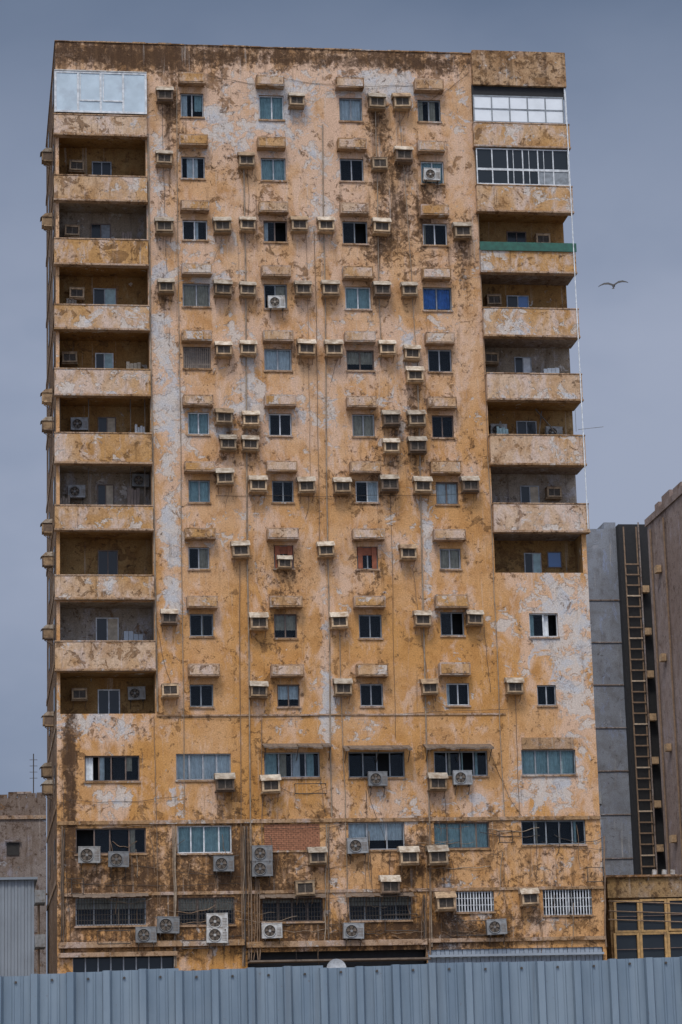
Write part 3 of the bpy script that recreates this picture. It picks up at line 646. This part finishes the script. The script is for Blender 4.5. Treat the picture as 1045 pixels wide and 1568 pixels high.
# ---------------------------------------------------------------- satellite dish
md = MB(); x, z = P(515, 1484, -1.2); rr = .45; nr, ns = 5, 24
for i in range(nr):
    for j in range(ns):
        def pt(i_, j_):
            r_ = rr * i_ / nr; a_ = 2 * math.pi * j_ / ns; return (x + r_ * math.cos(a_), -1.2 - .35 * (r_ / rr) ** 2 * .4, z + r_ * math.sin(a_))
        md.poly([pt(i, j), pt(i + 1, j), pt(i + 1, j + 1), pt(i, j + 1)] if i else [pt(0, 0), pt(1, j), pt(1, j + 1)], 'frame_white')
md.tube([(x, -1.15, z), (x, -1.0, z - .5), (x, -.9, ZG - .5 - .3)], .03, 'grey_metal'); md.tube([(x, -1.3, z - .4), (x, -1.6, z - .05)], .015, 'grey_metal')
md.obj('satellite_dish')

# ---------------------------------------------------------------- background buildings
tw = empty('residential_tower')
t = MB()
XT = P(1002, 1000, 60)[0]; ztop = P(1045, 741, 49.5)[1]
t.box(XT, XT + 25, 34, 60, 0, ztop, 'tan_tower'); t.box(XT - .12, XT + 25.2, 33.8, 60.2, ztop - .5, ztop + .01, 'tan_tower')
for i in range(8):
    ya = 36 + i * 3; t.box(XT + .1, XT + 1.5, ya, ya + random.uniform(1, 2.2), ztop + .012, ztop + random.uniform(.2, .8), 'tan_tower')
zg = P(945, 800, 66)[1]; xg0 = P(880, 900, 66)[0]; xg1 = P(953, 1000, 66)[0]
t.box(xg0, xg1, 66, 80, 0, zg - .5, 'grey_tower'); xq = P(930, 900, 66)[0]; t.box(xq, xg1, 66, 80, zg - .498, zg, 'grey_tower')
# dark service shaft between the two blocks with an external steel ladder frame
xs0 = xg1 + .005; xs1 = XT + 1.5; zs = P(970, 797, 64)[1]
t.box(xs0, xs1 + 3, 65.2, 79, 0, zs, 'dark')
k_ = 0; zz = 5.
while zz < ztop - 2:
    if zz < zs - .8:
        for dz in (0, .79, 1.58, 2.36):
            t.box(xs0 + .25, xs0 + 1.25, 64.6, 64.68, zz + dz, zz + dz + .10, 'pipe_pale' if dz == 0 else 'pipe_brown')
        t.box(xs0 + 1.4, xs0 + 1.9, 64.5, 65.1, zz + .3, zz + .8, 'ac_body')
    t.box(xg0, xg1, 65.93, 65.99, zz - .04, zz + .04, 'old_concrete')
    if k_ % 3 == 1: t.box(XT - .05, XT - .004, 44.5, 45.4, zz + .7, zz + 1.6, 'recess_dark')
    if k_ % 2: t.box(XT - .4, XT - .06, 56.6, 57.3, zz + .1, zz + .6, 'ac_body')
    zz += 3.15; k_ += 1
for xx in (xs0 + .25, xs0 + 1.2): t.box(xx - .04, xx + .05, 64.69, 64.78, 0, zs - .3, 'pipe_brown')
t.tube([(xs0 + 1.35, 64.6, 0), (xs0 + 1.35, 64.6, zs)], .06, 'old_concrete')
for yy in (46, 49.5, 55.2, 58.8): t.tube([(XT - .12, yy, 5), (XT - .12, yy, ztop - 1)], .07, 'pipe_brown')
t.obj('tower_blocks', tw)
lo = MB(); x0, x1, z0, z1 = R(932, 1343, 1130, 1374, 4.)
lo.box(x0, x1, 4., 16, 0, z0, 'ochre_low'); lo.box(x0 - .1, x1, 3.8, 16, z0 + .002, z1, 'ochre_low'); lo.box(x0 - .2, x1, 3.65, 16, z1 + .002, z1 + .1, 'top_band')
for (u0, u1, v0, v1) in [(944, 976, 1382, 1425), (984, 1018, 1380, 1424), (1026, 1060, 1379, 1422), (944, 976, 1432, 1476), (984, 1018, 1431, 1474), (1026, 1060, 1430, 1472)]:
    a0_, a1_, b0_, b1_ = R(u0, v0, u1, v1, 3.9); lo.box(a0_, a1_, 3.93, 3.99, b0_, b1_, 'dark_pane')
    for xx in (a0_ - .12, a1_): lo.box(xx, xx + .12, 3.8, 3.98, b0_ - .1, b1_ + .1, 'yellow_frame')
    lo.box(a0_, a1_, 3.82, 3.98, b1_, b1_ + .1, 'yellow_frame'); lo.box(a0_, a1_, 3.82, 3.98, b0_ - .1, b0_, 'yellow_frame'); lo.box(a0_, a1_, 3.85, 3.92, (b0_ + b1_) / 2 - .02, (b0_ + b1_) / 2 + .02, 'frame_brown')
for v in (1380, 1395, 1408): 
    xq, zq = P(932, v, 3.5); lo.tube([(xq, 3.5, zq), (xq + 4, 3.4, zq - .2)], .03, 'pipe_brown', 4)
for u in (1000, 1015, 1028):
    xq, zq = P(u, 1340, 5); lo.tube([(xq, 5, zq - .6), (xq + .1, 5, zq + .25)], .12, 'white_metal', 8)
lo.obj('low_shop_building')
lf = MB(); x0, x1, z0, z1 = R(-60, 1222, 71, 1350, 30.)
lf.box(x0, x1, 30, 45, 0, z1, 'old_concrete')
for i in range(9):
    hh = random.uniform(.1, .35); xa = x0 + (x1 - x0) * i / 9; lf.box(xa, xa + (x1 - x0) / 9 - .05, 30, 31, z1 + .002, z1 + hh, 'old_concrete')
lf.box(x0, x1, 29.9, 29.99, z1 - 1.2, z1 - 1.0, 'hood_plaster')
xq, zq = P(20, 1300, 30); lf.box(xq - .35, xq + .35, 29.94, 29.99, zq - .35, zq + .35, 'recess_dark'); lf.box(xq - .45, xq + .45, 29.8, 29.93, zq + .4, zq + .5, 'old_concrete')
xq, zq = P(52, 1222, 31)
lf.tube([(xq, 31.5, zq - .3), (xq, 31.5, zq + 2.6)], .03, 'cable', 4)
for k_ in range(4): lf.tube([(xq - .22, 31.5, zq + 1.2 + k_ * .35), (xq + .22, 31.5, zq + 1.2 + k_ * .35)], .015, 'cable', 4)
xq, zq = P(38, 1217, 31); lf.tube([(xq - .5, 31.5, zq - .3), (xq - .5, 31.5, zq + .1), (xq + .4, 31.5, zq + .1)], .15, 'old_concrete', 8)
lf.obj('concrete_building')
lg = MB(); x0, x1, z0, z1 = R(-80, 1348, 53, 1500, 12.); n = 26
for i in range(n): lg.box(x0 + (x1 - x0) * i / n, x0 + (x1 - x0) * (i + 1) / n - .012, 12 + .03 * (i % 2), 22, 0, z1, 'grey_clad')
lg.box(x0, x1 + .15, 11.8, 22, z1 + .002, z1 + .12, 'grey_clad'); lg.tube([(x1 + .2, 11.8, 0), (x1 + .2, 11.8, z1 - 1), (x1 + .6, 11.8, z1 - .7)], .06, 'pipe_brown')
for v in (1372, 1440):
    xq, zq = P(58, v, 10.5); lg.box(x1, x1 + .5, 10.6, 12.5, zq - .3, zq + .3, 'grey_metal')
lg.obj('metal_clad_building')

# ---------------------------------------------------------------- fence
th = math.atan2(ray(CX, CY)[0], ray(CX, CY)[1]); FD = 18.
fv = Vector((math.sin(th), math.cos(th), 0)); rv = Vector((math.cos(th), -math.sin(th), 0))
base = Vector((CAMX, -D, 0)) + fv * FD
r_ = ray(522, 1481); top = EYE + FD * r_[2] / math.hypot(r_[0], r_[1])
fe = MB(); pitch = 55.3 / F * (FD * math.cos(math.radians(13.4)) + (top - EYE) * math.sin(math.radians(13.4)))
rc = ray(495, 1482); ph = (rc[0] * rv.x + rc[1] * rv.y) / (rc[0] * fv.x + rc[1] * fv.y) * FD
prof = [(0, 0), (.012, -.05), (.055, -.05), (.067, 0), (.12, 0), (.128, -.006), (.136, -.006), (.144, 0), (.18, 0), (.188, -.006), (.196, -.006), (.204, 0)]
def W3(s_, d_, z): p = base + rv * s_ + fv * d_; return (p.x, p.y, z)
for i in range(-22, 23):
    pan = (i + 100) // 4; random.seed(pan); dz = random.uniform(-.012, .012); tilt = random.uniform(-.005, .005); dd = .006 * (pan % 2)
    pr = prof + [(pitch + (.03 if (i + 100) % 4 == 3 else 0), 0)]
    off = ph - .03 + i * pitch
    for (a0_, d0), (a1_, d1) in zip(pr[:-1], pr[1:]):
        zt0 = top + dz + tilt * ((i + 100) % 4)
        fe.poly([W3(off + a0_, d0 + dd, 0), W3(off + a1_, d1 + dd, 0), W3(off + a1_, d1 + dd, zt0), W3(off + a0_, d0 + dd, zt0)], 'fence_paint')
    for zz in (top - .035, top - .75):
        px = off + .15 ; p0 = W3(px, -.001 + dd, zz + random.uniform(-.006, .006)); p1 = (p0[0] - fv.x * .012, p0[1] - fv.y * .012, p0[2]); fe.tube([p0, p1], .008, 'cable', 8)
for zz in (.5, 1.5, top - .2):
    a0_ = W3(ph - 22 * pitch, .05, zz); a1_ = W3(ph + 22 * pitch, .05, zz); fe.tube([a0_, a1_], .03, 'grey_metal')
for i in range(-5, 6): 
    p = W3(ph + i * 1.0 + .3, .09, 0); fe.tube([p, (p[0], p[1], top - .05)], .035, 'grey_metal')
random.seed(3)
fe.obj('corrugated_metal_fence')

# ---------------------------------------------------------------- bird
bi = MB(); bx, bz = P(940, 438, -30); by = -30.
def ring(t, r1, r2): return [(t, r1 * math.cos(2 * math.pi * i / 8), r2 * math.sin(2 * math.pi * i / 8)) for i in range(8)]
secs = [(-.20, .004, .004), (-.12, .02, .018), (-.03, .045, .042), (.06, .05, .046), (.12, .03, .03), (.15, .03, .03), (.175, .018, .018), (.205, .003, .003)]
k0 = len(bi.V)
for s_ in secs: bi.V += ring(*s_)
for i in range(len(secs) - 1):
    for q in range(8):
        q2 = (q + 1) % 8; bi.F.append((k0 + i * 8 + q, k0 + i * 8 + q2, k0 + (i + 1) * 8 + q2, k0 + (i + 1) * 8 + q)); bi.I.append(bi.mi('bird_feather'))
bi.poly([(-.15, -.015, .002), (-.15, .015, .002), (-.31, .05, .0), (-.33, 0, 0), (-.31, -.05, 0)], 'bird_feather')
for sgn in (-1, 1):
    st = [(.02, .10, -.07, .03), (.16, .13, -.07, .10), (.30, .09, -.08, .12), (.42, .0, -.09, .10), (.50, -.07, -.10, .07)]
    for A, B in zip(st[:-1], st[1:]):
        bi.poly([(A[1], sgn * A[0], A[3]), (B[1], sgn * B[0], B[3]), (B[2], sgn * B[0], B[3] - .005), (A[2], sgn * A[0], A[3] - .005)], 'bird_feather')
        bi.poly([(A[1], sgn * A[0], A[3] + .012), (B[1], sgn * B[0], B[3] + .006), (B[2], sgn * B[0], B[3]), (A[2], sgn * A[0], A[3])], 'bird_feather')
o = bi.obj('flying_bird'); o.location = (bx, by, bz); o.scale = (1.1,) * 3
o.rotation_euler = (Matrix.Rotation(math.radians(-16), 4, 'Y') @ Matrix.Rotation(math.radians(62), 4, 'Z') @ Matrix.Rotation(math.radians(-28), 4, 'Y') @ Matrix.Rotation(math.radians(14), 4, 'X')).to_euler()

gm = MB(); gm.poly([(-1500, -400, 0), (1500, -400, 0), (1500, 3000, 0), (-1500, 3000, 0)], 'ground_mat'); gm.obj('ground')

# ---------------------------------------------------------------- world and sun
w = bpy.data.worlds.new("World"); sc.world = w; w.use_nodes = True; nt = w.node_tree; g = N(nt); nt.nodes.clear()
out = g.n('ShaderNodeOutputWorld'); SE = math.radians(56); az = math.radians(200)
sky = g.n('ShaderNodeTexSky', sky_type='NISHITA'); sky.sun_disc = False; sky.sun_elevation = SE; sky.sun_rotation = az; sky.dust_density = 3.
b1 = g.n('ShaderNodeBackground'); g.l(sky.outputs[0], b1.inputs[0]); b1.inputs[1].default_value = .08
tc = g.n('ShaderNodeTexCoord'); sx = g.n('ShaderNodeSeparateXYZ'); g.l(tc.outputs['Generated'], sx.inputs[0])
cr = g.n('ShaderNodeValToRGB'); g.l(sx.outputs[2], cr.inputs[0]); e = cr.color_ramp.elements
e[0].position = 0; e[0].color = (.19, .235, .335, 1); e[1].position = 1; e[1].color = (1.15, 1.17, 1.22, 1)
for p_, c_ in ((.10, (.21, .26, .37, 1)), (.20, (.285, .335, .455, 1)), (.29, (.295, .345, .465, 1)), (.36, (.205, .255, .365, 1)), (.43, (.115, .16, .25, 1)), (.62, (.8, .84, .93, 1))):
    k_ = cr.color_ramp.elements.new(p_); k_.color = c_
nz = g.n('ShaderNodeTexNoise'); mpw = g.n('ShaderNodeMapping'); mpw.inputs['Scale'].default_value = (1, 1, 1.8); g.l(tc.outputs['Generated'], mpw.inputs['Vector']); g.l(mpw.outputs[0], nz.inputs['Vector'])
nz.inputs['Scale'].default_value = 5.; nz.inputs['Detail'].default_value = 5; nz.inputs['Roughness'].default_value = .5
col = g.mix(1., cr.outputs[0], g.mix(g.step(nz.outputs[0], .36, .64), (.85, .88, .91), (1.18, 1.14, 1.10)), 'MULTIPLY')
back = g.step(g.math('MULTIPLY', sx.outputs[1], -1.), -.1, .7, 1., 2.3)
b2 = g.n('ShaderNodeBackground'); g.l(col, b2.inputs[0]); g.l(back, b2.inputs[1])
ms = g.n('ShaderNodeMixShader'); ms.inputs[0].default_value = .92; g.l(b1.outputs[0], ms.inputs[1]); g.l(b2.outputs[0], ms.inputs[2]); g.l(ms.outputs[0], out.inputs[0])
sl = bpy.data.lights.new('sun', 'SUN'); sl.energy = 1.5; sl.angle = math.radians(12); sl.color = (1, .94, .86)
so = bpy.data.objects.new('sun', sl); sc.collection.objects.link(so)
sd = Vector((math.sin(az) * math.cos(SE), math.cos(az) * math.cos(SE), math.sin(SE)))
so.rotation_euler = sd.to_track_quat('Z', 'Y').to_euler()
sc.view_settings.view_transform = 'Standard'; sc.view_settings.look = 'None'; sc.view_settings.exposure = 0
